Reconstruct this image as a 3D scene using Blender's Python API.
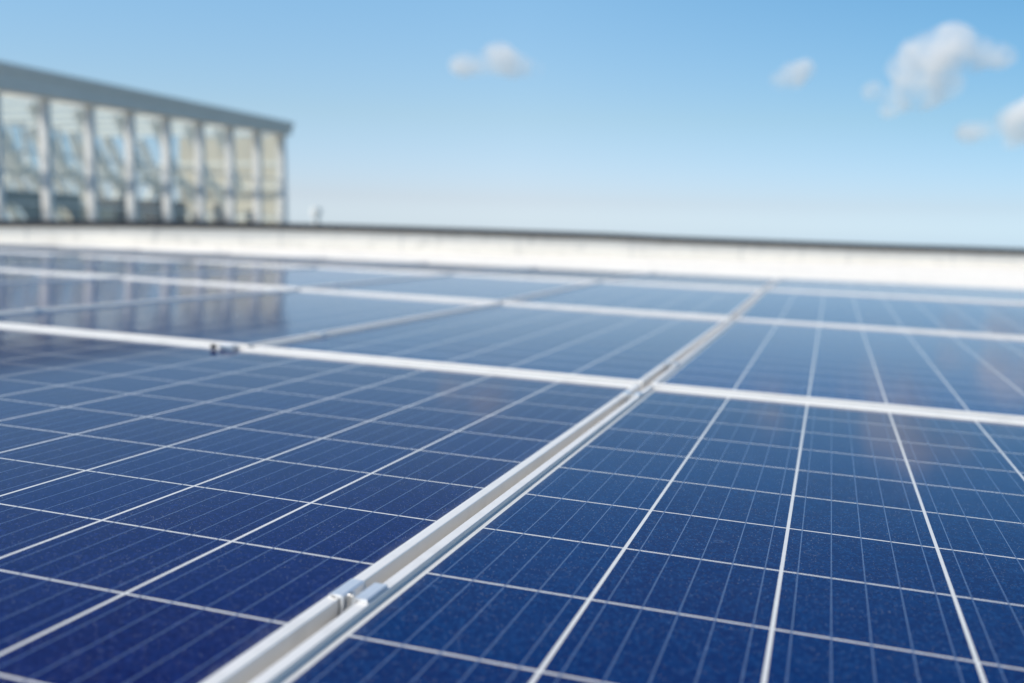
import bpy, bmesh, math, random
from mathutils import Vector, Matrix
random.seed(7)
for o in list(bpy.data.objects): bpy.data.objects.remove(o)
sc = bpy.context.scene; col = sc.collection
R = math.radians

# ------------------------------------------------------------------ camera, sky, sun, exposure
S = 0.15875                                   # solar cell pitch, metres
F_PX = 986.4
CAM = Vector((0, 0, 0.60))
# array axes (u across, v along the panels, n up) seen in the camera's frame (x right, y down, z forward)
RA = Matrix(((0.950455, 0.307068, 0.048412), (0.079244, -0.088740, -0.992898), (-0.300591, 0.947541, -0.108677)))
CA = Vector((2.14061, -4.27173, 2.02524))     # camera in array coordinates (cells)
up = Vector((0.0262, -1.0, -0.1029)).normalized()
fw = (Vector((0, 0, 1)) - up * up.z).normalized()
rt = fw.cross(up)
WM = Matrix((rt, fw, up))                     # camera frame -> world
AW = WM @ RA                                  # array frame -> world
def A2W(u, v, z=0.0):
    return CAM + AW @ ((Vector((u, v, z)) - CA) * S)

cd = bpy.data.cameras.new('camera'); cam = bpy.data.objects.new('camera', cd); col.objects.link(cam)
cd.sensor_width = 36; cd.lens = F_PX / 1024 * 36; cd.clip_start = 0.02; cd.clip_end = 30000
cr = WM @ Matrix(((1, 0, 0), (0, -1, 0), (0, 0, -1)))
cam.matrix_world = Matrix.Translation(CAM) @ cr.to_4x4()
cd.dof.use_dof = True; cd.dof.focus_distance = 1.13; cd.dof.aperture_fstop = 2.8
sc.camera = cam

SUN_EL, SUN_AZ = 50.0, 238.0                  # azimuth clockwise from the camera's heading (+Y)
w = bpy.data.worlds.new('World'); sc.world = w; w.use_nodes = True
nt = w.node_tree; bgn = nt.nodes['Background']
sky = nt.nodes.new('ShaderNodeTexSky'); sky.sky_type = 'NISHITA'; sky.sun_disc = False
sky.sun_elevation = R(SUN_EL); sky.sun_rotation = R(SUN_AZ)
sky.altitude = 0; sky.air_density = 1.0; sky.dust_density = 0.6; sky.ozone_density = 2.2
tc = nt.nodes.new('ShaderNodeTexCoord'); sz = nt.nodes.new('ShaderNodeSeparateXYZ'); nt.links.new(tc.outputs['Generated'], sz.inputs[0])
rp = nt.nodes.new('ShaderNodeValToRGB'); nt.links.new(sz.outputs[2], rp.inputs[0]); TINT = ((0.0, (.95, 1.18, 1.72)), (0.04, (.87, .90, 1.15)), (0.12, (.92, .98, 1.00)), (0.24, (.93, 1.17, 1.18)), (0.50, (.74, 1.0, 1.12)), (0.80, (1.25, 1.12, 1.0)))
for i, (p_, c_) in enumerate(TINT):
    e_ = rp.color_ramp.elements[i] if i in (0,) else rp.color_ramp.elements.new(p_)
    e_.position = p_; e_.color = (*c_, 1)
rp.color_ramp.elements[len(rp.color_ramp.elements) - 1].color = (*TINT[-1][1], 1)
mu = nt.nodes.new('ShaderNodeVectorMath'); mu.operation = 'MULTIPLY'; nt.links.new(sky.outputs[0], mu.inputs[0]); nt.links.new(rp.outputs[0], mu.inputs[1])
mr_ = nt.nodes.new('ShaderNodeMapRange'); nt.links.new(sz.outputs[0], mr_.inputs[0]); mr_.inputs[1].default_value = 0.0; mr_.inputs[2].default_value = 0.55
mz_ = nt.nodes.new('ShaderNodeMapRange'); nt.links.new(sz.outputs[2], mz_.inputs[0]); mz_.inputs[1].default_value = -0.14; mz_.inputs[2].default_value = 0.26
mm_ = nt.nodes.new('ShaderNodeMath'); mm_.operation = 'MULTIPLY'; nt.links.new(mr_.outputs[0], mm_.inputs[0]); nt.links.new(mz_.outputs[0], mm_.inputs[1])
mx_ = nt.nodes.new('ShaderNodeMix'); mx_.data_type = 'RGBA'; mx_.blend_type = 'MULTIPLY'; nt.links.new(mm_.outputs[0], mx_.inputs[0]); nt.links.new(mu.outputs[0], mx_.inputs[6]); mx_.inputs[7].default_value = (0.42, 0.66, 0.77, 1)
nt.links.new(mx_.outputs[2], bgn.inputs[0]); bgn.inputs[1].default_value = 0.103
sd = bpy.data.lights.new('sun', 'SUN'); sd.energy = 3.1; sd.angle = R(0.5); sd.color = (1, 0.92, 0.80)
so = bpy.data.objects.new('sun', sd); col.objects.link(so)
az, el = R(SUN_AZ), R(SUN_EL)
sdir = Vector((math.sin(az) * math.cos(el), math.cos(az) * math.cos(el), math.sin(el)))
so.rotation_euler = sdir.to_track_quat('Z', 'Y').to_euler(); so.location = (0, 0, 30)
sc.view_settings.view_transform = 'Standard'; sc.view_settings.look = 'None'
sc.cycles.volume_bounces = 16; sc.cycles.volume_max_steps = 128; sc.view_settings.exposure = 0.45; sc.view_settings.gamma = 1; sc.view_settings.use_curve_mapping = False

# ------------------------------------------------------------------ helpers
def tag(o, label=None, cat=None, group=None, kind=None):
    if label: o['label'] = label
    if cat: o['category'] = cat
    if group: o['group'] = group
    if kind: o['kind'] = kind
    return o
def empty(name, mw=None):
    o = bpy.data.objects.new(name, None); o.empty_display_size = 0.2; col.objects.link(o)
    if mw is not None: o.matrix_world = mw
    return o
def link(name, bm, mat, parent=None, smooth=False, mw=None):
    bmesh.ops.recalc_face_normals(bm, faces=bm.faces)
    me = bpy.data.meshes.new(name); bm.to_mesh(me); bm.free()
    if smooth:
        for p in me.polygons: p.use_smooth = True
    me.materials.append(mat)
    o = bpy.data.objects.new(name, me); col.objects.link(o)
    if parent: o.parent = parent
    if mw is not None: o.matrix_world = mw
    return o
def box(bm, x0, x1, y0, y1, z0, z1, bev=0.0):
    b = bmesh.new()
    bmesh.ops.create_cube(b, size=1)
    for v in b.verts:
        v.co = Vector(((x0 + x1) / 2 + v.co.x * (x1 - x0), (y0 + y1) / 2 + v.co.y * (y1 - y0), (z0 + z1) / 2 + v.co.z * (z1 - z0)))
    if bev: bmesh.ops.bevel(b, geom=b.edges[:], offset=bev, segments=2, affect='EDGES', profile=0.6)
    me = bpy.data.meshes.new('t'); b.to_mesh(me); b.free(); bm.from_mesh(me); bpy.data.meshes.remove(me)
def hexa(bm, pts):                            # 8 points: bottom 4 then top 4
    vs = [bm.verts.new(p) for p in pts]
    for f in ((3, 2, 1, 0), (4, 5, 6, 7), (0, 1, 5, 4), (1, 2, 6, 5), (2, 3, 7, 6), (3, 0, 4, 7)):
        bm.faces.new([vs[i] for i in f])
def bar(bm, a, b, r1, r2, upv=Vector((0, 0, 1))):   # square bar between two points
    a, b = Vector(a), Vector(b); d = (b - a).normalized()
    s = d.cross(upv)
    if s.length < 1e-3: s = d.cross(Vector((1, 0, 0)))
    s.normalize(); t = s.cross(d).normalized()
    hexa(bm, [a - s * r1 - t * r2, a + s * r1 - t * r2, a + s * r1 + t * r2, a - s * r1 + t * r2,
              b - s * r1 - t * r2, b + s * r1 - t * r2, b + s * r1 + t * r2, b - s * r1 + t * r2])
def copy_tree(o, parent=None):
    c = o.copy(); col.objects.link(c)
    if parent: c.parent = parent
    for ch in [x for x in o.children]: copy_tree(ch, c)
    return c

class NT:
    def __init__(s, name):
        s.m = bpy.data.materials.new(name); s.m.use_nodes = True; s.t = s.m.node_tree
        s.b = s.t.nodes['Principled BSDF']; s.out = s.t.nodes['Material Output']
    def n(s, ty, **k):
        x = s.t.nodes.new(ty)
        for a, v in k.items(): setattr(x, a, v)
        return x
    def l(s, a, b): s.t.links.new(a, b)
    def val(s, sock, v):
        if hasattr(v, 'is_output') or isinstance(v, bpy.types.NodeSocket): s.l(v, sock)
        else: sock.default_value = v
    def math(s, op, a, b=None, c=None, clamp=False):
        x = s.n('ShaderNodeMath', operation=op); x.use_clamp = clamp; s.val(x.inputs[0], a)
        if b is not None: s.val(x.inputs[1], b)
        if c is not None: s.val(x.inputs[2], c)
        return x.outputs[0]
    def mix(s, f, a, b):
        x = s.n('ShaderNodeMix', data_type='RGBA'); s.val(x.inputs[0], f)
        s.val(x.inputs[6], a if isinstance(a, bpy.types.NodeSocket) else (*a, 1)); s.val(x.inputs[7], b if isinstance(b, bpy.types.NodeSocket) else (*b, 1))
        return x.outputs[2]
    def noise(s, vec, scale, detail=3, rough=0.5):
        x = s.n('ShaderNodeTexNoise'); s.l(vec, x.inputs['Vector']); x.inputs['Scale'].default_value = scale
        x.inputs['Detail'].default_value = detail; x.inputs['Roughness'].default_value = rough
        return x.outputs[0]
    def ramp(s, f, stops):
        x = s.n('ShaderNodeValToRGB'); s.l(f, x.inputs[0]); e = x.color_ramp.elements
        e[0].position, e[0].color = stops[0][0], (*stops[0][1], 1); e[1].position, e[1].color = stops[1][0], (*stops[1][1], 1)
        for p, c in stops[2:]: q = e.new(p); q.color = (*c, 1)
        return x.outputs[0]
    def coord(s, k='Object'): return s.n('ShaderNodeTexCoord').outputs[k]
    def set(s, **k):
        for a, v in k.items():
            s.val(s.b.inputs[a.replace('_', ' ')], v)
def simple(name, c1, c2, rough=0.6, metal=0.0, scale=6.0, bump=0.0, spec=0.5):
    m = NT(name); co = m.coord(); nz = m.noise(co, scale, 5, 0.6)
    m.l(m.mix(m.math('MULTIPLY_ADD', nz, 2.0, -0.5, True), c1, c2), m.b.inputs['Base Color'])
    m.set(Roughness=rough, Metallic=metal); m.b.inputs['Specular IOR Level'].default_value = spec
    if bump:
        b = m.n('ShaderNodeBump'); b.inputs['Strength'].default_value = bump; b.inputs['Distance'].default_value = 0.01
        m.l(m.noise(co, scale * 6, 4), b.inputs['Height']); m.l(b.outputs[0], m.b.inputs['Normal'])
    return m.m

# ------------------------------------------------------------------ materials
def cell_material(hx):
    m = NT('polycrystalline cells under glass'); co = m.coord()
    sx = m.n('ShaderNodeSeparateXYZ'); m.l(co, sx.inputs[0]); X, Y = sx.outputs[0], sx.outputs[1]
    cx = m.math('MULTIPLY_ADD', X, 1 / S, float(hx)); cy = m.math('MULTIPLY_ADD', Y, 1 / S, 6.0)
    fx = m.math('FRACT', cx); fy = m.math('FRACT', cy)
    def edge(f):   # metres to the nearest gap centre
        return m.math('MULTIPLY', m.math('MINIMUM', f, m.math('SUBTRACT', 1.0, f)), S)
    def less(d, w, soft=0.0002):
        return m.math('MULTIPLY_ADD', m.math('SUBTRACT', w, d), 1 / soft, 0.5, True)
    gap = m.math('MAXIMUM', less(edge(fx), 0.00185), less(edge(fy), 0.00150))
    ox = m.math('GREATER_THAN', m.math('ABSOLUTE', X), hx * S - 0.0010); oy = m.math('GREATER_THAN', m.math('ABSOLUTE', Y), 6 * S - 0.0010)
    gap = m.math('MAXIMUM', gap, m.math('MAXIMUM', ox, oy))
    # five busbars per cell, running the length of the panel
    fb = m.math('FRACT', m.math('MULTIPLY', fx, 5.0))
    db = m.math('MULTIPLY', m.math('ABSOLUTE', m.math('SUBTRACT', fb, 0.5)), S / 5)
    bus = less(db, 0.00055, 0.00015)
    inx = m.math('SUBTRACT', 1.0, m.math('MAXIMUM', ox, oy)); bus = m.math('MULTIPLY', bus, inx)
    # crystal grain
    oi = m.n('ShaderNodeObjectInfo')
    off = m.n('ShaderNodeVectorMath', operation='ADD'); cmb = m.n('ShaderNodeCombineXYZ')
    m.l(m.math('MULTIPLY', oi.outputs['Random'], 37.0), cmb.inputs[0]); m.l(m.math('MULTIPLY', oi.outputs['Random'], 91.0), cmb.inputs[1])
    m.l(co, off.inputs[0]); m.l(cmb.outputs[0], off.inputs[1]); P = off.outputs[0]
    # per-cell tone
    fl = m.n('ShaderNodeCombineXYZ'); m.l(m.math('FLOOR', cx), fl.inputs[0]); m.l(m.math('FLOOR', cy), fl.inputs[1]); m.l(m.math('MULTIPLY', oi.outputs['Random'], 50.0), fl.inputs[2])
    wn = m.n('ShaderNodeTexWhiteNoise', noise_dimensions='3D'); m.l(fl.outputs[0], wn.inputs[0])
    # shift the grain per cell so crystals stop at the cell's edge
    sh = m.n('ShaderNodeVectorMath', operation='ADD'); m.l(P, sh.inputs[0]); m.l(wn.outputs['Color'], sh.inputs[1])
    vo = m.n('ShaderNodeTexVoronoi'); vo.inputs['Scale'].default_value = 150; m.l(sh.outputs[0], vo.inputs['Vector'])
    sv = m.n('ShaderNodeSeparateColor'); m.l(vo.outputs['Color'], sv.inputs[0])
    vo2 = m.n('ShaderNodeTexVoronoi'); vo2.inputs['Scale'].default_value = 420; m.l(sh.outputs[0], vo2.inputs['Vector'])
    sv2 = m.n('ShaderNodeSeparateColor'); m.l(vo2.outputs['Color'], sv2.inputs[0])
    big = m.noise(P, 5.0, 3, 0.55)
    c = m.mix(m.math('MULTIPLY_ADD', wn.outputs['Value'], 0.85, m.math('MULTIPLY_ADD', big, 1.1, -0.52), True), (0.0008, 0.0200, 0.112), (0.0046, 0.0095, 0.084))
    c = m.mix(m.math('MULTIPLY', m.math('POWER', sv.outputs[0], 1.6), 0.50), c, (0.002, 0.036, 0.160))
    c = m.mix(m.math('MULTIPLY', m.math('POWER', sv2.outputs[1], 5.0), 0.55), c, (0.03, 0.09, 0.26))
    # faint streaks along the cell from the print
    mp = m.n('ShaderNodeMapping'); mp.inputs['Scale'].default_value = (170, 3.5, 1); m.l(sh.outputs[0], mp.inputs[0])
    st = m.noise(mp.outputs[0], 1.0, 2, 0.5)
    c = m.mix(m.math('MULTIPLY', m.math('MULTIPLY_ADD', st, 3.0, -1.5, True), 0.16), c, (0.012, 0.036, 0.110))
    tm = m.n('ShaderNodeMix', data_type='RGBA', blend_type='MULTIPLY'); tm.inputs[0].default_value = 1.0; m.l(c, tm.inputs[6]); m.l(oi.outputs['Color'], tm.inputs[7])
    c = tm.outputs[2]
    gapc = m.mix(m.math('MULTIPLY_ADD', m.noise(P, 60, 3), 1.0, -0.2, True), (0.62, 0.63, 0.63), (0.50, 0.52, 0.53))
    c = m.mix(gap, c, gapc)
    c = m.mix(m.math('MULTIPLY', m.math('MULTIPLY', less(db, 0.0011, 0.0004), inx), m.math('MULTIPLY', gap, 0.85)), c, (0.14, 0.17, 0.24))
    c = m.mix(m.math('MULTIPLY', m.math('MULTIPLY', bus, m.math('SUBTRACT', 1.0, gap)), m.math('MULTIPLY_ADD', m.noise(P, 300, 2), 0.5, 0.45, True)), c, (0.12, 0.19, 0.33))
    # dust lying on the glass: fine grains and a thin uneven film
    dv = m.n('ShaderNodeTexVoronoi'); dv.inputs['Scale'].default_value = 520; m.l(P, dv.inputs['Vector'])
    ds = m.n('ShaderNodeSeparateColor'); m.l(dv.outputs['Color'], ds.inputs[0])
    speck = m.math('MULTIPLY', m.math('LESS_THAN', dv.outputs['Distance'], m.math('MULTIPLY', ds.outputs[1], 0.30)), m.math('GREATER_THAN', ds.outputs[0], 0.66))
    dn = m.noise(P, 9, 4, 0.6)
    film = m.math('MULTIPLY_ADD', dn, 0.016, -0.005, True)
    ex = m.math('SUBTRACT', hx * S + 0.006, m.math('ABSOLUTE', X)); ey = m.math('SUBTRACT', 6 * S + 0.014, m.math('ABSOLUTE', Y))
    em = m.math('MINIMUM', ex, ey); wob = m.noise(P, 26, 4, 0.65)
    dirt = m.math('MULTIPLY', m.math('POWER', m.math('SUBTRACT', 1.0, m.math('DIVIDE', em, m.math('MULTIPLY_ADD', wob, 0.035, 0.003)), clamp=True), 1.5), 0.10)
    wv = m.n('ShaderNodeTexVoronoi'); wv.inputs['Scale'].default_value = 22; wv.feature = 'F1'; m.l(P, wv.inputs['Vector'])
    wsp = m.n('ShaderNodeSeparateColor'); m.l(wv.outputs['Color'], wsp.inputs[0])
    rad = m.math('MULTIPLY_ADD', wsp.outputs[1], 0.22, 0.06)
    ring = m.math('MULTIPLY', m.math('LESS_THAN', m.math('ABSOLUTE', m.math('SUBTRACT', m.math('ADD', wv.outputs['Distance'], m.math('MULTIPLY', wob, 0.06)), rad)), 0.018), m.math('GREATER_THAN', wsp.outputs[0], 0.72))
    film = m.math('ADD', m.math('ADD', film, dirt), m.math('MULTIPLY', ring, 0.035))
    dust = m.math('ADD', film, m.math('MULTIPLY', speck, m.math('MULTIPLY_ADD', dn, 0.9, -0.12, True)), clamp=True)
    c = m.mix(dust, c, (0.50, 0.53, 0.56))
    m.l(c, m.b.inputs['Base Color'])
    m.set(Roughness=0.9); m.b.inputs['Specular IOR Level'].default_value = 0.0
    m.b.inputs['Coat Weight'].default_value = 1.0; m.b.inputs['Coat IOR'].default_value = 1.165
    m.l(m.math('MULTIPLY_ADD', dn, 0.08, 0.04), m.b.inputs['Coat Roughness'])
    return m.m
M_cell = {3: cell_material(3), 6: cell_material(6)}

def alu(name, base, rough, metal, brushed=0.25):
    m = NT(name); co = m.coord()
    mp = m.n('ShaderNodeMapping'); mp.inputs['Scale'].default_value = (900, 6, 900); m.l(co, mp.inputs[0])
    st = m.noise(mp.outputs[0], 1, 2); sm = m.noise(co, 14, 5, 0.65)
    d = tuple(x * 0.80 for x in base)
    c = m.mix(m.math('MULTIPLY', st, brushed), base, d)
    c = m.mix(m.math('MULTIPLY_ADD', sm, 2.4, -1.25, True), c, tuple(x * 0.72 for x in base))
    m.l(c, m.b.inputs['Base Color']); m.set(Metallic=metal)
    m.l(m.math('MULTIPLY_ADD', st, 0.12, rough - 0.05), m.b.inputs['Roughness'])
    return m.m
M_frame = alu('anodised aluminium frame', (0.83, 0.815, 0.79), 0.45, 0.28)
M_clamp = alu('extruded clamp aluminium', (0.84, 0.86, 0.88), 0.34, 0.6)
M_rail = alu('rail aluminium', (0.55, 0.56, 0.57), 0.45, 0.6)
M_steel = simple('stainless steel', (0.85, 0.84, 0.82), (0.72, 0.71, 0.69), 0.28, 1.0, 40)
M_slot = simple('dark rubber and opening shade', (0.02, 0.02, 0.022), (0.03, 0.03, 0.03), 0.8, 0, 50)  # rubber parts, and the shade put under the clamp bracket
def roof_material():
    m = NT('white roof membrane'); co = m.coord()
    a = m.noise(co, 0.7, 5, 0.62); b = m.noise(co, 6, 5, 0.6)
    c = m.mix(m.math('MULTIPLY_ADD', a, 3.0, -1.35, True), (0.86, 0.825, 0.755), (0.78, 0.745, 0.68))
    c = m.mix(m.math('MULTIPLY_ADD', b, 3.0, -1.6, True), c, (0.50, 0.49, 0.45))
    sx = m.n('ShaderNodeSeparateXYZ'); m.l(co, sx.inputs[0])
    f = m.math('FRACT', m.math('MULTIPLY', m.math('ADD', sx.outputs[0], m.math('MULTIPLY', sx.outputs[1], 0.3)), 0.55))
    c = m.mix(m.math('MULTIPLY', m.math('LESS_THAN', f, 0.02), 0.5), c, (0.5, 0.5, 0.48))
    m.l(c, m.b.inputs['Base Color']); m.set(Roughness=0.75)
    bp = m.n('ShaderNodeBump'); bp.inputs['Strength'].default_value = 0.3; bp.inputs['Distance'].default_value = 0.02
    m.l(b, bp.inputs['Height']); m.l(bp.outputs[0], m.b.inputs['Normal'])
    return m.m
M_roof = roof_material()
M_coping = simple('dark painted coping', (0.008, 0.012, 0.020), (0.014, 0.019, 0.028), 0.7, 0.0, 3)
M_ground = simple('distant ground', (0.10, 0.13, 0.07), (0.20, 0.19, 0.16), 0.9, 0, 0.02)
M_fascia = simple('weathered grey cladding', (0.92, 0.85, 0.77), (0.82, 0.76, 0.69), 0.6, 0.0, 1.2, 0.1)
M_post = simple('grey painted steel', (0.88, 0.86, 0.84), (0.76, 0.75, 0.74), 0.5, 0.0, 2)
M_truss = simple('cream painted steel', (0.92, 0.89, 0.80), (0.84, 0.81, 0.72), 0.5, 0, 2)
M_cream = simple('cream rendered wall', (0.74, 0.65, 0.50), (0.56, 0.49, 0.38), 0.85, 0, 1.1, 0.1)
M_dark = simple('dark brown panel', (0.06, 0.05, 0.045), (0.11, 0.095, 0.085), 0.7, 0, 1.5)
M_teal = simple('dark blue-green panel', (0.07, 0.12, 0.14), (0.12, 0.18, 0.20), 0.6, 0, 1.2)
def glass_material(name, tint, refl):
    m = NT(name)
    tr = m.n('ShaderNodeBsdfTransparent'); tr.inputs[0].default_value = (*tint, 1)
    gl = m.n('ShaderNodeBsdfGlossy'); gl.inputs['Roughness'].default_value = 0.02; gl.inputs[0].default_value = (0.9, 0.95, 1, 1)
    fr = m.n('ShaderNodeLayerWeight'); fr.inputs[0].default_value = 0.5
    mx = m.n('ShaderNodeMixShader'); m.l(m.math('MULTIPLY_ADD', m.math('POWER', fr.outputs['Facing'], 4.0), 0.6, refl, clamp=True), mx.inputs[0])
    m.l(tr.outputs[0], mx.inputs[1]); m.l(gl.outputs[0], mx.inputs[2]); m.l(mx.outputs[0], m.out.inputs[0])
    return m.m
M_glass = glass_material('blue-green window glass', (0.89, 0.915, 0.92), 0.05)

# ------------------------------------------------------------------ the setting
H_END = 47.0
def zrow(r, u, t):
    """height (cells) of the cell sheets of row r at u; t = 0 near end, 1 far end: the roof rises slightly towards its edge"""
    if r == 0: return 0.0
    n, f = {1: ((0.022, 0.0), (0.095, 0.004)), 2: ((0.125, 0.0042), (0.35, 0.0115)), 3: ((0.38, 0.0118), (0.46, 0.0140))}[r]
    return (n[0] + n[1] * u) * (1 - t) + (f[0] + f[1] * u) * t
def zsurf(u, v):
    if v < 9.2: return 0.0
    r = min(3, 1 + int((v - 9.2) / 12.45)); t = (v - 9.2 - (r - 1) * 12.45) / 12.45
    return zrow(r, u, max(0, min(1.0, t)))

def px(x, y, Y):                              # world point seen at a picture point, Y metres ahead
    d = WM @ Vector(((x - 512) / F_PX, (y - 341.5) / F_PX, 1.0)); return CAM + d * (Y / d.y)
# roof edge: a straight upstand about 15 m away
PW = []                                       # (base point, top point) along it
ctrl = [(-420, 244, 220.5, 13.0), (0, 242.0, 222.6, 14.0), (150, 244.5, 223.6, 14.25), (290, 247.5, 226.0, 14.6), (400, 250, 229.0, 14.8), (600, 257, 235.6, 15.2), (680, 259, 239.3, 15.4), (880, 263.5, 246.6, 15.8), (1024, 268, 251.2, 16.1), (1500, 284, 268, 17.2)]
for x, yb, yt, Y in ctrl: PW.append((px(x, yb, Y), px(x, yt, Y)))
bm = bmesh.new()                              # roof sheet: follows the array's slope 0.15 m below it, then runs to the upstand
NU, us = 40, [-95 + i * (150 / 39) for i in range(40)]
vs_ = [-40, -20, -8, 0, 9, 15, 22, 28, 34, 41, 47]
grid = [[bm.verts.new(A2W(u, v, zsurf(u, v) - 0.95)) for u in us] for v in vs_]
for j in range(len(vs_) - 1):
    for i in range(39): bm.faces.new((grid[j][i], grid[j][i + 1], grid[j + 1][i + 1], grid[j + 1][i]))
# connect the last grid line to the upstand's base by nearest azimuth
def base_at(x):                               # interpolate the base of the upstand on world x
    pts = [p[0] for p in PW]
    for a, b in zip(pts, pts[1:]):
        if a.x <= x <= b.x: return a.lerp(b, (x - a.x) / (b.x - a.x))
    a, b = (pts[0], pts[1]) if x < pts[0].x else (pts[-2], pts[-1])
    return a + (b - a) * ((x - a.x) / (b.x - a.x))
last = grid[-1]; edge = []
xe0, xe1 = PW[0][0].x - 2, PW[-1][0].x + 2
for i, v in enumerate(last): edge.append(bm.verts.new(base_at(xe0 + (xe1 - xe0) * i / 39)))
for i in range(39): bm.faces.new((last[i], last[i + 1], edge[i + 1], edge[i]))
tag(link('roof', bm, M_roof, smooth=True), kind='structure')
bm = bmesh.new(); bmesh.ops.create_grid(bm, x_segments=8, y_segments=8, size=12000)
for v in bm.verts: v.co.z = -14
tag(link('ground', bm, M_ground), kind='structure')

# parapet wall: white upstand with a dark metal coping
par = empty('parapet_wall', Matrix.Translation(PW[4][0]))
tag(par, 'long low white roof parapet with a thin dark coping along its top', 'parapet')
org = PW[4][0]; th = Vector((0.02, 0.28, 0))
def ribbon(lo, hi, off0, off1):
    bm = bmesh.new(); rings = []
    for a, b in zip(lo, hi):
        rings.append([bm.verts.new(p - org) for p in (a + off0, a + off1, b + off1, b + off0)])
    for r0, r1 in zip(rings, rings[1:]):
        for k in range(4): bm.faces.new((r0[k], r0[(k + 1) % 4], r1[(k + 1) % 4], r1[k]))
    bm.faces.new(rings[0]); bm.faces.new(rings[-1]); return bm
def dense(pts, n=6):
    out = []
    for i in range(len(pts) - 1):
        p0 = pts[max(i - 1, 0)]; p1, p2 = pts[i], pts[i + 1]; p3 = pts[min(i + 2, len(pts) - 1)]
        for k in range(n):
            t = k / n
            out.append(0.5 * ((2 * p1) + (p2 - p0) * t + (2 * p0 - 5 * p1 + 4 * p2 - p3) * t * t + (3 * p1 - p0 - 3 * p2 + p3) * t ** 3))
    return out + [pts[-1]]
base = [p[0] for p in PW]; top = [p[1] for p in PW]
bl = dense([b + Vector((0, 0, -0.25)) for b in base]); tl = dense([t + Vector((0, 0, -0.060)) for t in top])
o = link('upstand', ribbon(bl, tl, Vector((0, 0, 0)), th), M_roof, par)
cl = dense([t + Vector((0, 0, -0.060)) for t in top]); ch = dense([t + Vector((0, 0, 0.040)) for t in top])
o = link('coping', ribbon(cl, ch, Vector((-0.002, -0.035, 0)), th + Vector((0, 0.035, 0))), M_coping, par)
# rest of the building under the roof, so the roof has an edge
bm = bmesh.new(); box(bm, -30, 26, -8, 13.5, -14, -0.6)
tag(link('warehouse', bm, simple('concrete wall', (0.4, 0.4, 0.38), (0.3, 0.3, 0.29), 0.85, 0, 0.8), None), 'flat-roofed concrete building underneath the solar panels', 'building')

# ------------------------------------------------------------------ solar panels
FH, FB = 0.0062, -0.0345                     # frame top and bottom relative to the cell sheet
BX, BY, LIP = 0.0062, 0.0142, 0.0115
HY = 6 * S + BY + LIP                         # half length of the panel
PER_U, PER_V = 6.33, 12.45                    # panel pitch in cells
def frame_bar(hl, ho, ang, cen):
    """mitred bar with softened top edges; hl half length at the outer side"""
    ch = 0.0011
    prof = [(0, FB), (0, FH - ch), (ch * 0.35, FH - ch * 0.3), (ch, FH), (LIP - ch * .6, FH), (LIP - ch * 0.15, FH - ch * 0.25), (LIP, FH - ch * .7), (LIP, FB)]
    bm = bmesh.new(); ends = []
    for sgn in (-1, 1):
        ends.append([bm.verts.new((sgn * (hl - p[0]), ho - p[0], p[1])) for p in prof])
    n = len(prof)
    for k in range(n): bm.faces.new((ends[0][k], ends[0][(k + 1) % n], ends[1][(k + 1) % n], ends[1][k]))
    bm.faces.new(ends[0]); bm.faces.new(ends[1][::-1])
    bmesh.ops.rotate(bm, verts=bm.verts, matrix=Matrix.Rotation(ang, 3, 'Z'))
    return bm
def make_panel(hx):
    """hx: half the number of cells across"""
    HX = hx * S + BX + LIP
    root = empty('solar_panel')
    for ang, hl, ho, nm in ((0, HX, HY, 'frame_end'), (math.pi, HX, HY, 'frame_end'), (math.pi / 2, HY, HX, 'frame_side'), (-math.pi / 2, HY, HX, 'frame_side')):
        link(nm, frame_bar(hl - 0.00025, ho, ang, 0), M_frame, root)
    bm = bmesh.new()
    box(bm, -HX + LIP - 0.001, HX - LIP + 0.001, -HY + LIP - 0.001, HY - LIP + 0.001, -0.005, 0)
    link('cell_sheet', bm, M_cell[hx], root)
    return root
ROWN = ['front row', 'second row', 'third row', 'farthest row']
ORD = ['first', 'second', 'third', 'fourth', 'fifth', 'sixth', 'seventh', 'eighth', 'ninth']
def panel_matrix(c, r, wide=6):
    u0 = c * PER_U if c >= 0 else (c + 1) * PER_U - .33 - wide; u1 = u0 + wide; v0 = -3 + r * PER_V; v1 = v0 + 12
    ps = {}
    for a, u in ((0, u0), (1, u1)):
        for b, v in ((0, v0), (1, v1)): ps[a, b] = A2W(u, v, zrow(r, u, b))
    x = ((ps[1, 0] - ps[0, 0]) + (ps[1, 1] - ps[0, 1])).normalized(); y = (ps[0, 1] - ps[0, 0]) + (ps[1, 1] - ps[1, 0])
    y = (y - x * y.dot(x)).normalized(); z = x.cross(y)
    cen = sum((ps[k] for k in ps), Vector()) / 4
    return Matrix.Translation(cen) @ Matrix((x, y, z)).transposed().to_4x4()
jr = random.Random(3); protos = {}
WIDE = {(0, 0): 12, (-1, 0): 12, (0, 1): 12, (0, 2): 12, (0, 3): 12}
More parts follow.
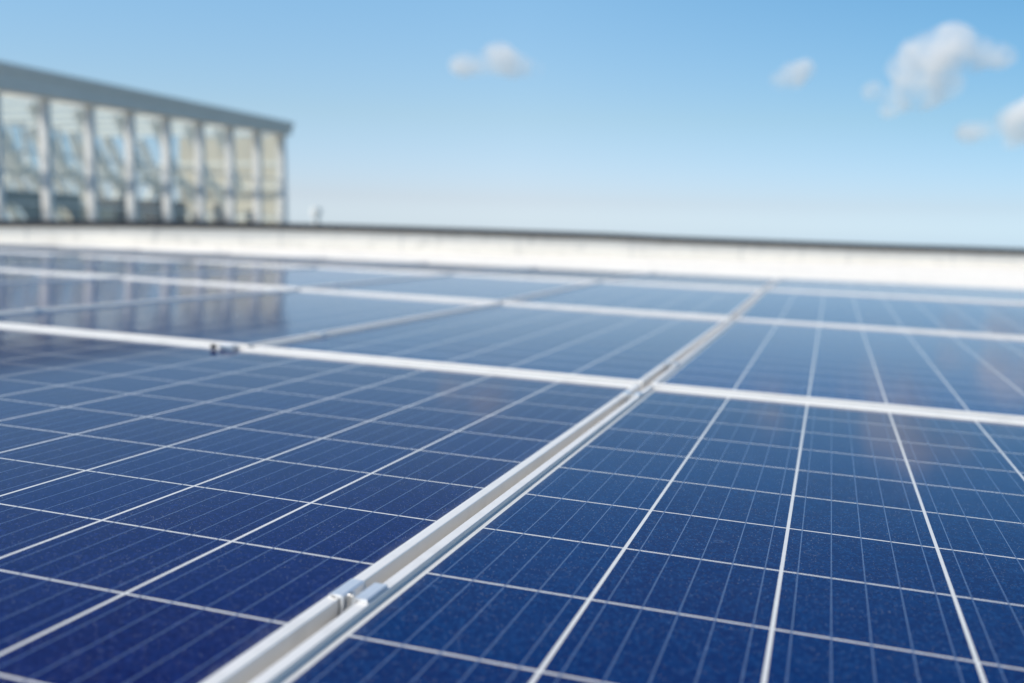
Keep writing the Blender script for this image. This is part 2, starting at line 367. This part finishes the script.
for r, (c0, c1) in enumerate(((-1, 0), (-4, 0), (-6, 0), (-8, 0))):
    for c in range(c0, c1 + 1):
        wd = WIDE.get((c, r), 6)
        if wd not in protos: o = protos[wd] = make_panel(wd // 2)
        else: o = copy_tree(protos[wd])
        o.matrix_world = panel_matrix(c, r, wd)
        if r: o.matrix_world = o.matrix_world @ Matrix.Rotation(R(jr.uniform(-.05, .05)), 4, 'Y') @ Matrix.Translation((0, jr.uniform(-.0012, .0012), 0))
        if c >= 0: where = 'right of the long bright gap'
        elif r == 0: where = 'left of the long bright gap'
        else: where = ORD[-c - 1] + ' one left of the long gap'
        tint = {(-1, 0): (.55, .38, .66), (0, 0): (.45, .76, .80)}.get((c, r)) or (1.0, jr.uniform(.85, 1.1), jr.uniform(.95, 1.15))
        for q in o.children:
            if q.name.startswith('cell_sheet'): q.color = (*tint, 1)
        tag(o, 'blue solar panel, %s, %s' % (ROWN[r], where), 'solar panel', 'blue framed solar panels laid in rows on the roof')

# mounting rails under the rows (seen down the gaps)
RAILS = {0: (0.45, 8.22), 1: (11.45, 20.3), 2: (23.9, 32.6)}
zoff = (FB - 0.001) / S
for r, vsr in RAILS.items():
    for k, v in enumerate(vsr):
        ua, ub = ((-13.2, 6.6), (-25.6, 12.9), (-38.2, 12.9))[r]
        t = (v + 3 - r * PER_V) / 12
        a = A2W(ua, v, zrow(r, ua, t) + zoff - 0.13); b = A2W(ub, v, zrow(r, ub, t) + zoff - 0.13)
        rt_ = empty('mounting_rail', Matrix.Translation(a))
        tag(rt_, 'aluminium mounting rail crossing under the %s near its %s end' % (ROWN[r], ('near', 'far')[k]), 'rail', 'mounting rails under the panels')
        n = (AW @ Vector((0, 0, 1))).normalized(); bm = bmesh.new(); bar(bm, Vector(), b - a, 0.0200, 0.0200, n)
        link('channel', bm, M_rail, rt_)
        bm = bmesh.new(); bar(bm, n * 0.0202, b - a + n * 0.0202, 0.006, 0.0006, n); link('slot', bm, M_slot, rt_)
        for q in range(int((ub - ua) / 6.33) + 1):
            u = ua + 2 + q * 6.33
            if u > ub: break
            pz = zrow(r, u, t) + zoff - 0.26
            p = A2W(u, v, pz) - a; hgt = (pz - (zsurf(u, v) - 0.95)) * S
            bm = bmesh.new(); box(bm, p.x - .05, p.x + .05, p.y - .05, p.y + .05, p.z - hgt, p.z - .001, .004); link('foot', bm, M_slot, rt_)

# mid clamps bridging the gaps
def clamp_proto():
    root = empty('mid_clamp'); L = 0.0200; g = 0.0072; T = 0.0030; fl = 0.0108
    bm = bmesh.new(); zt = FH + 0.0004
    # one continuous hat profile: flange, web, floor, web, flange (x across the gap, extruded along y)
    pr = [(-g - fl, zt), (-g - fl, zt + T - .0008), (-g - fl + .001, zt + T), (-g + .0012, zt + T), (-g + .0030, zt + T - .0015), (-g + .0030, -0.0050), (g - .0030, -0.0050), (g - .0030, zt + T - .0015), (g - .0012, zt + T),
          (g + fl - .001, zt + T), (g + fl, zt + T - .0008), (g + fl, zt), (g, zt), (g - .0004, zt - .001), (g - .0004, -0.0080), (-g + .0004, -0.0080), (-g + .0004, zt - .001), (-g, zt)]
    e = [[bm.verts.new((x, s * L, z)) for x, z in pr] for s in (-1, 1)]; n = len(pr)
    for k in range(n): bm.faces.new((e[0][k], e[0][(k + 1) % n], e[1][(k + 1) % n], e[1][k]))
    f1 = bm.faces.new(e[0]); f2 = bm.faces.new(e[1][::-1])
    bmesh.ops.triangulate(bm, faces=[f1, f2])
    link('bracket', bm, M_clamp, root)
    # socket-head bolt with its washer
    bt = bmesh.new()
    def cyl(r0, z0, z1, seg=24, hole=0.0):
        rings = [[bt.verts.new((rr * math.cos(a), rr * math.sin(a), z)) for a in [2 * math.pi * i / seg for i in range(seg)]] for rr, z in ((r0, z0), (r0, z1 - .0005), (r0 - .0005, z1))]
        if hole: rings += [[bt.verts.new((rr * math.cos(a), rr * math.sin(a), z)) for a in [2 * math.pi * i / seg for i in range(seg)]] for rr, z in ((hole, z1), (hole, z1 - .004))]
        for p, q in zip(rings, rings[1:]):
            for i in range(seg): bt.faces.new((p[i], p[(i + 1) % seg], q[(i + 1) % seg], q[i]))
        bt.faces.new(rings[0][::-1]); bt.faces.new(rings[-1])
    cyl(0.0037, -0.0038, 0.0090, hole=0.0021)
    for v in bt.verts: v.co.y -= .0140; v.co.z += .0016
    b = link('bolt', bt, M_steel, root, smooth=False)
    bt = bmesh.new(); cyl(0.0041, -0.0049, -0.0022)
    for v in bt.verts: v.co.y -= .0140
    link('washer', bt, M_steel, root)
    bt = bmesh.new(); cyl(0.0030, -0.0480, -0.0082); link('shank', bt, M_steel, root)
    bt = bmesh.new(); box(bt, -.0060, .0060, -L - .006, L - .004, -.030, -.0084, .001); link('opening_shade', bt, M_slot, root)  # black block standing in for the shade in the opening under the bracket
    return root
CH = -0.165
spots = []                                    # (channel index, row, v)
for r, chans in ((0, (0,)), (1, (0, -1, -2, -3)), (2, (0, -1, -2, -3, -4, -5))):
    for k, v in enumerate(RAILS[r]):
        for c in chans: spots.append((c, r, v, k))
cp = clamp_proto(); fst = True
for c, r, v, k in spots:
    o = cp if fst else copy_tree(cp); fst = False
    u = CH + c * PER_U
    t = (v + 3 - r * PER_V) / 12
    pm = panel_matrix(c, r)
    rot = pm.to_3x3()
    n = rot @ Vector((0, 0, 1)); m4 = rot.to_4x4(); p = A2W(u, v, zrow(r, u, t)); o.matrix_world = Matrix.Translation(p) @ m4
    gapn = 'the long bright gap' if c == 0 else 'the %s gap to its left' % ORD[-c - 1]
    lab = 'panel clamp in %s, %s end of %s' % (gapn, ('near', 'far')[k], ROWN[r])
    if (c, r, k) == (0, 0, 0): lab = 'sharp foreground panel clamp with shiny steel bolt in the long bright gap'
    tag(o, lab, 'clamp', 'mid clamps holding the panels in the gaps')

o = copy_tree(cp); o.matrix_world = Matrix.Translation(A2W(-6.74, 9.02, .02)) @ panel_matrix(0, 0, 12).to_3x3().to_4x4() @ Matrix.Rotation(math.pi / 2, 4, 'Z')
bm = bmesh.new(); box(bm, -.028, -.0195, .020, .032, -.001, .0105, .0015); link('rubber_cap', bm, M_slot, o)
tag(o, 'blurred panel clamp with dark cap at the cross seam behind the front left panel', 'clamp', 'mid clamps holding the panels in the gaps')

# ------------------------------------------------------------------ glazed building beyond the roof edge
HB = 5.0
cr_ = px(284, 122, 44.0); cl_ = px(0, 63, 30.0)
cr_.z = 0; cl_.z = 0
ev = (cl_ - cr_); LEN = ev.length; ev.normalize()
nv = Vector((ev.y, -ev.x, 0)); nv = nv if nv.dot(cr_) > 0 else -nv      # inward, away from the camera
ZT0 = px(284, 122, 44.0).z; ZT1 = px(0, 63, 30.0).z                    # roof line heights
gb = empty('glazed_building', Matrix.Translation((cr_.x, cr_.y, -14)))
tag(gb, 'glass-walled hall with heavy grey roof fascia behind the roof edge', 'building')
def Bp(s, d, z):                              # s metres left along the front, d metres inward
    return ev * s + nv * d + Vector((0, 0, z + 14))
NB = 7.9; bay = LEN / NB; TOT = 13
def ztop(s): return ZT0 + (ZT1 - ZT0) * s / LEN
def zglz(s): return ztop(s) - 0.56 - 0.33 * min(s / LEN, 1.3)
def slab(s0, s1, d0, d1, z0, z1, mat, name, par=gb, slope=None):
    bm = bmesh.new()
    za = slope(s0) if slope else z1; zb = slope(s1) if slope else z1
    hexa(bm, [Bp(s0, d0, z0), Bp(s1, d0, z0), Bp(s1, d1, z0), Bp(s0, d1, z0), Bp(s0, d0, za), Bp(s1, d0, zb), Bp(s1, d1, zb), Bp(s0, d1, za)])
    return link(name, bm, mat, par)
S1 = bay * TOT; DEP = 11.0
# roof: deep fascia beams front and rear, glass between them
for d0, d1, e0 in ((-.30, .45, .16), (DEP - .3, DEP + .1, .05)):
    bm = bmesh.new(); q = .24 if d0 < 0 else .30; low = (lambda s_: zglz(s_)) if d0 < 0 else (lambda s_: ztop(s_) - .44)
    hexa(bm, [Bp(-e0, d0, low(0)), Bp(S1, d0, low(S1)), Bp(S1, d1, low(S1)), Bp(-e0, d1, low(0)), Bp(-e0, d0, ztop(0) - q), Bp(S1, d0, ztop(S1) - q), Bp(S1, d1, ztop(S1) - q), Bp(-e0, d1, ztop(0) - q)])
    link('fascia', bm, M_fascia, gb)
bm = bmesh.new()
hexa(bm, [Bp(-.26, -.34, ztop(0) - .235), Bp(S1, -.34, ztop(S1) - .235), Bp(S1, .5, ztop(S1) - .235), Bp(-.28, .5, ztop(0) - .235), Bp(-.26, -.34, ztop(0)), Bp(S1, -.34, ztop(S1)), Bp(S1, .5, ztop(S1)), Bp(-.28, .5, ztop(0))])
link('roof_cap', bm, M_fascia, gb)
bm = bmesh.new(); vq = [bm.verts.new(p) for p in (Bp(0, .4, ztop(0) - .3), Bp(S1, .4, ztop(S1) - .3), Bp(S1, DEP, ztop(S1) - .3), Bp(0, DEP, ztop(0) - .3))]; bm.faces.new(vq)
link('roof_glazing', bm, M_glass, gb)
for i in range(TOT + 1):
    s_ = min(i * bay + .02, S1 - .1); bm = bmesh.new(); bar(bm, Bp(s_, .46, ztop(s_) - .42), Bp(s_, DEP - .31, ztop(s_) - .42), .05, .09); link('rafter', bm, M_truss, gb)
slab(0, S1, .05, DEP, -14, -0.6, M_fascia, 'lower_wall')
for i in range(TOT + 1):
    s = i * bay
    bm = bmesh.new(); zz = zglz(s) - 0.004; wv = 0.085
    if i == 0:
        hexa(bm, [Bp(-.34, -.06, -1.5), Bp(.10, -.06, -1.5), Bp(.10, .28, -1.5), Bp(-.34, .28, -1.5), Bp(-.04, -.06, zz), Bp(.14, -.06, zz), Bp(.14, .28, zz), Bp(-.04, .28, zz)])
    else:
        hexa(bm, [Bp(s - wv - .12, -.10, -1.5), Bp(s + wv - .12, -.10, -1.5), Bp(s + wv - .12, .25, -1.5), Bp(s - wv - .12, .25, -1.5), Bp(s - wv, -.10, zz), Bp(s + wv, -.10, zz), Bp(s + wv, .25, zz), Bp(s - wv, .25, zz)])
    link('post', bm, M_post, gb)
    if i < TOT:
        z0, z1 = -0.55, min(zglz(s), zglz(s + bay)) - .01
        f = empty('window'); f.parent = gb
        bm = bmesh.new()
        hexa(bm, [Bp(s + .2, .10, z0), Bp(s + bay - .2, .10, z0), Bp(s + bay - .2, .12, z0), Bp(s + .2, .12, z0), Bp(s + .2, .10, z1), Bp(s + bay - .2, .10, z1), Bp(s + bay - .2, .12, z1), Bp(s + .2, .12, z1)])
        link('pane', bm, M_glass, f)
        bm = bmesh.new()
        for zz in (1.35, 2.95): bar(bm, Bp(s + .1, .16, zz), Bp(s + bay - .1, .16, zz), .03, .03)
        link('transom', bm, M_post, f)
# far glazed side: posts and panes, sky shows through
for i in range(TOT + 1):
    s = i * bay
    bm = bmesh.new(); bar(bm, Bp(s, DEP - .2, -1.5), Bp(s, DEP - .2, zglz(s) - .004), .09, .09, nv); link('post', bm, M_post, gb)
bm = bmesh.new(); hexa(bm, [Bp(0, DEP - .05, -.5), Bp(S1, DEP - .05, -.5), Bp(S1, DEP - .03, -.5), Bp(0, DEP - .03, -.5), Bp(0, DEP - .05, zglz(0) - .01), Bp(S1, DEP - .05, zglz(S1) - .01), Bp(S1, DEP - .03, zglz(S1) - .01), Bp(0, DEP - .03, zglz(0) - .01)])
link('rear_glazing', bm, M_glass, gb)
# cream steel trusses inside: zig-zag diagonals behind each bay
for i in range(1, TOT):
    s = i * bay; bm = bmesh.new(); zt = zglz(s)
    bar(bm, Bp(s + .15, .8, zt * .50), Bp(s + bay * .92, .8, zt - .10), .10, .10, nv)
    bar(bm, Bp(s + .15, 1.0, zt * .16), Bp(s + bay * .98, 1.0, zt * .56), .10, .10, nv)
    bar(bm, Bp(s, .9, zt * .50), Bp(s + bay, .9, zt * .50), .07, .07, nv)
    bar(bm, Bp(s + bay * .1, 4.5, zt * .30), Bp(s + bay * 1.05, 4.5, zt * .9), .11, .11, nv)
    bar(bm, Bp(s + bay * .9, 4.7, zt * .25), Bp(s + bay * .2, 4.7, zt * .72), .07, .07, nv)
    link('truss', bm, M_truss, gb); bm = bmesh.new()
    for q in range(3):
        bar(bm, Bp(s + bay * q / 3, 7.5, zt * .28), Bp(s + bay * (q + 1.4) / 3, 7.5, zt * .97), .045, .045, nv)
    bar(bm, Bp(s, 7.5, zt * .62), Bp(s + bay, 7.5, zt * .62), .048, .048, nv)
    link('lattice', bm, M_truss, gb)
# solid cream end room behind the first bays, with a darker doorway strip
slab(-.14, .04, .32, 5.6, -1.2, 0, M_cream, 'end_wall', slope=lambda s: zglz(0) - .02)
for d0, d1, z1 in ((1.3, 1.9, 1.6), (3.0, 3.7, 1.9), (4.4, 4.9, 1.4)): slab(.045, .10, d0, d1, -1.2, z1, M_dark, 'doorway')
for z_ in (1.2, 2.6, 3.6): slab(.042, .075, .34, 5.58, z_, z_ + .16, M_truss, 'wall_rail')
slab(bay * 3.05, bay * 3.95, .6, 1.6, -1.2, 1.75, M_dark, 'cabinet')
slab(bay * 4.45, bay * 4.98, .6, 1.6, -1.2, 1.70, M_dark, 'cabinet')
slab(bay * 5.05, bay * 5.9, .7, 1.5, -1.2, 1.45, M_cream, 'cabinet')
# dark arched screens at the foot of the left bays
for i in range(6, TOT):
    s = i * bay; bm = bmesh.new(); seg = 18; cx_, rr = bay / 2, bay * .40; zc, zt = .45, 1.75
    outer, inner = [], []
    for k in range(seg + 1):
        a = math.pi * k / seg; inner.append((cx_ + rr * math.cos(a), zc + rr * 1.15 * math.sin(a)))
        q = k / seg; outer.append((bay * (1 - q), zt))
    for d in (.5, .62):
        vi = [bm.verts.new(Bp(s + p[0], d, p[1])) for p in inner]; vo_ = [bm.verts.new(Bp(s + p[0], d, p[1])) for p in outer]
        for k in range(seg): bm.faces.new((vi[k], vi[k + 1], vo_[k + 1], vo_[k]))
        for sd_ in (0, 1):
            x0, x1 = ((bay, cx_ + rr), (cx_ - rr, 0))[sd_]; tv = (vo_[0], vi[0]) if sd_ == 0 else (vi[-1], vo_[-1])
            q = [bm.verts.new(Bp(s + x0, d, -1)), bm.verts.new(Bp(s + x1, d, -1))]
            bm.faces.new((q[0], q[1], tv[1], tv[0]))
    link('arched_screen', bm, M_teal, gb)

# stack far behind the roof edge, distance haze put into its pale colour
t0 = px(316, 240, 160.0); tw = empty('chimney_stack', Matrix.Translation((t0.x, t0.y, -14)))
tag(tw, 'faint pale stack far behind the roof edge, just right of the glass hall', 'chimney')
M_pale = simple('haze-pale stack', (0.86, 0.86, 0.84), (0.82, 0.82, 0.80), 0.8, 0, 0.3)
for nm, r0, r1, z0, z1 in (('shaft', .55, .45, 0, 17.6), ('cap', .8, .8, 17.6, 18.9)):
    bm = bmesh.new(); bmesh.ops.create_cone(bm, cap_ends=True, segments=20, radius1=r0, radius2=r1, depth=z1 - z0)
    for v in bm.verts: v.co.z += (z0 + z1) / 2
    link(nm, bm, M_pale, tw)

# ------------------------------------------------------------------ clouds: closed lumpy volumes 2 km away
def cloud_material(name, dens, seed):
    m = bpy.data.materials.new(name); m.use_nodes = True; t = m.node_tree; t.nodes.clear()
    out = t.nodes.new('ShaderNodeOutputMaterial'); pv = t.nodes.new('ShaderNodeVolumePrincipled')
    pv.inputs['Color'].default_value = (1, .99, .985, 1); pv.inputs['Anisotropy'].default_value = -0.1
    co = t.nodes.new('ShaderNodeTexCoord'); nz = t.nodes.new('ShaderNodeTexNoise'); nz.noise_dimensions = '4D'; nz.inputs['W'].default_value = seed
    nz.inputs['Scale'].default_value = 0.019; nz.inputs['Detail'].default_value = 6; nz.inputs['Roughness'].default_value = .62
    mr = t.nodes.new('ShaderNodeMapRange'); mr.inputs[1].default_value = .40; mr.inputs[2].default_value = .66; mr.inputs[3].default_value = 0; mr.inputs[4].default_value = dens
    t.links.new(co.outputs['Object'], nz.inputs['Vector']); t.links.new(nz.outputs[0], mr.inputs[0]); t.links.new(mr.outputs[0], pv.inputs['Density'])
    t.links.new(pv.outputs[0], out.inputs['Volume']); return m
def cloud(label, blobs, dens, seed, D=2000.0):
    cx = sum(b[0] for b in blobs) / len(blobs); cy = sum(b[1] for b in blobs) / len(blobs)
    c0 = px(cx, cy, D); bm = bmesh.new(); k = D / F_PX; rr = random.Random(seed)
    mb = bpy.data.metaballs.new('cloud'); mo = bpy.data.objects.new('tmp_cloud', mb); col.objects.link(mo); mb.resolution = 0.12; mb.threshold = 0.3
    for x, y, rx, ry in blobs:
        rx, ry = rx * .92, ry * (.86 if len(blobs) > 8 else .92)
        p = px(x, y, D) - c0 + Vector((0, rr.uniform(-.3, .3) * rx * k, 0))
        e = mb.elements.new(type='BALL'); e.co = Vector((p.x / rx, p.y / rx, p.z / rx)) if False else p * 0.02; e.radius = 1.5 * k * 0.02 * math.sqrt(rx * ry)
        for q in (-1, 1):
            e = mb.elements.new(type='BALL'); e.co = (p + Vector((q * k * max(rx - ry, 0) * .75, 0, 0))) * 0.02; e.radius = 1.35 * k * 0.02 * ry
    bpy.context.view_layer.update()
    dg = bpy.context.evaluated_depsgraph_get(); me = bpy.data.meshes.new_from_object(mo.evaluated_get(dg)); bpy.data.objects.remove(mo); me.transform(Matrix.Scale(50, 4))
    me.materials.clear(); me.materials.append(cloud_material('cloud vapour', dens, seed))
    o = bpy.data.objects.new('cloud', me); col.objects.link(o); o.location = c0
    tag(o, label, 'cloud', 'small fair-weather clouds')
cloud('small flat-based white cloud in the upper middle of the sky', [(464, 66, 20, 9), (480, 65, 18, 9), (498, 58, 20, 15), (515, 66, 20, 10), (532, 69, 16, 7)], .034, 1.0)
cloud('tiny oval white cloud alone to the left of the biggest cloud', [(783, 80, 14, 10), (794, 75, 16, 12), (803, 70, 13, 9)], .034, 2.0)
cloud('largest cloud, pinkish white and lumpy, at the upper right', [(905, 68, 24, 14), (925, 55, 30, 20), (950, 47, 32, 20), (975, 53, 30, 14), (1000, 56, 24, 9), (915, 82, 26, 18), (938, 84, 28, 16), (902, 98, 22, 12), (922, 94, 26, 13), (888, 110, 16, 6), (874, 91, 13, 9)], .034, 3.0)
cloud('cloud cut by the right edge of the picture, low beneath the largest one', [(968, 133, 18, 9), (985, 130, 16, 8), (1015, 122, 24, 14), (1040, 120, 34, 24), (1010, 138, 20, 8)], .034, 4.0)
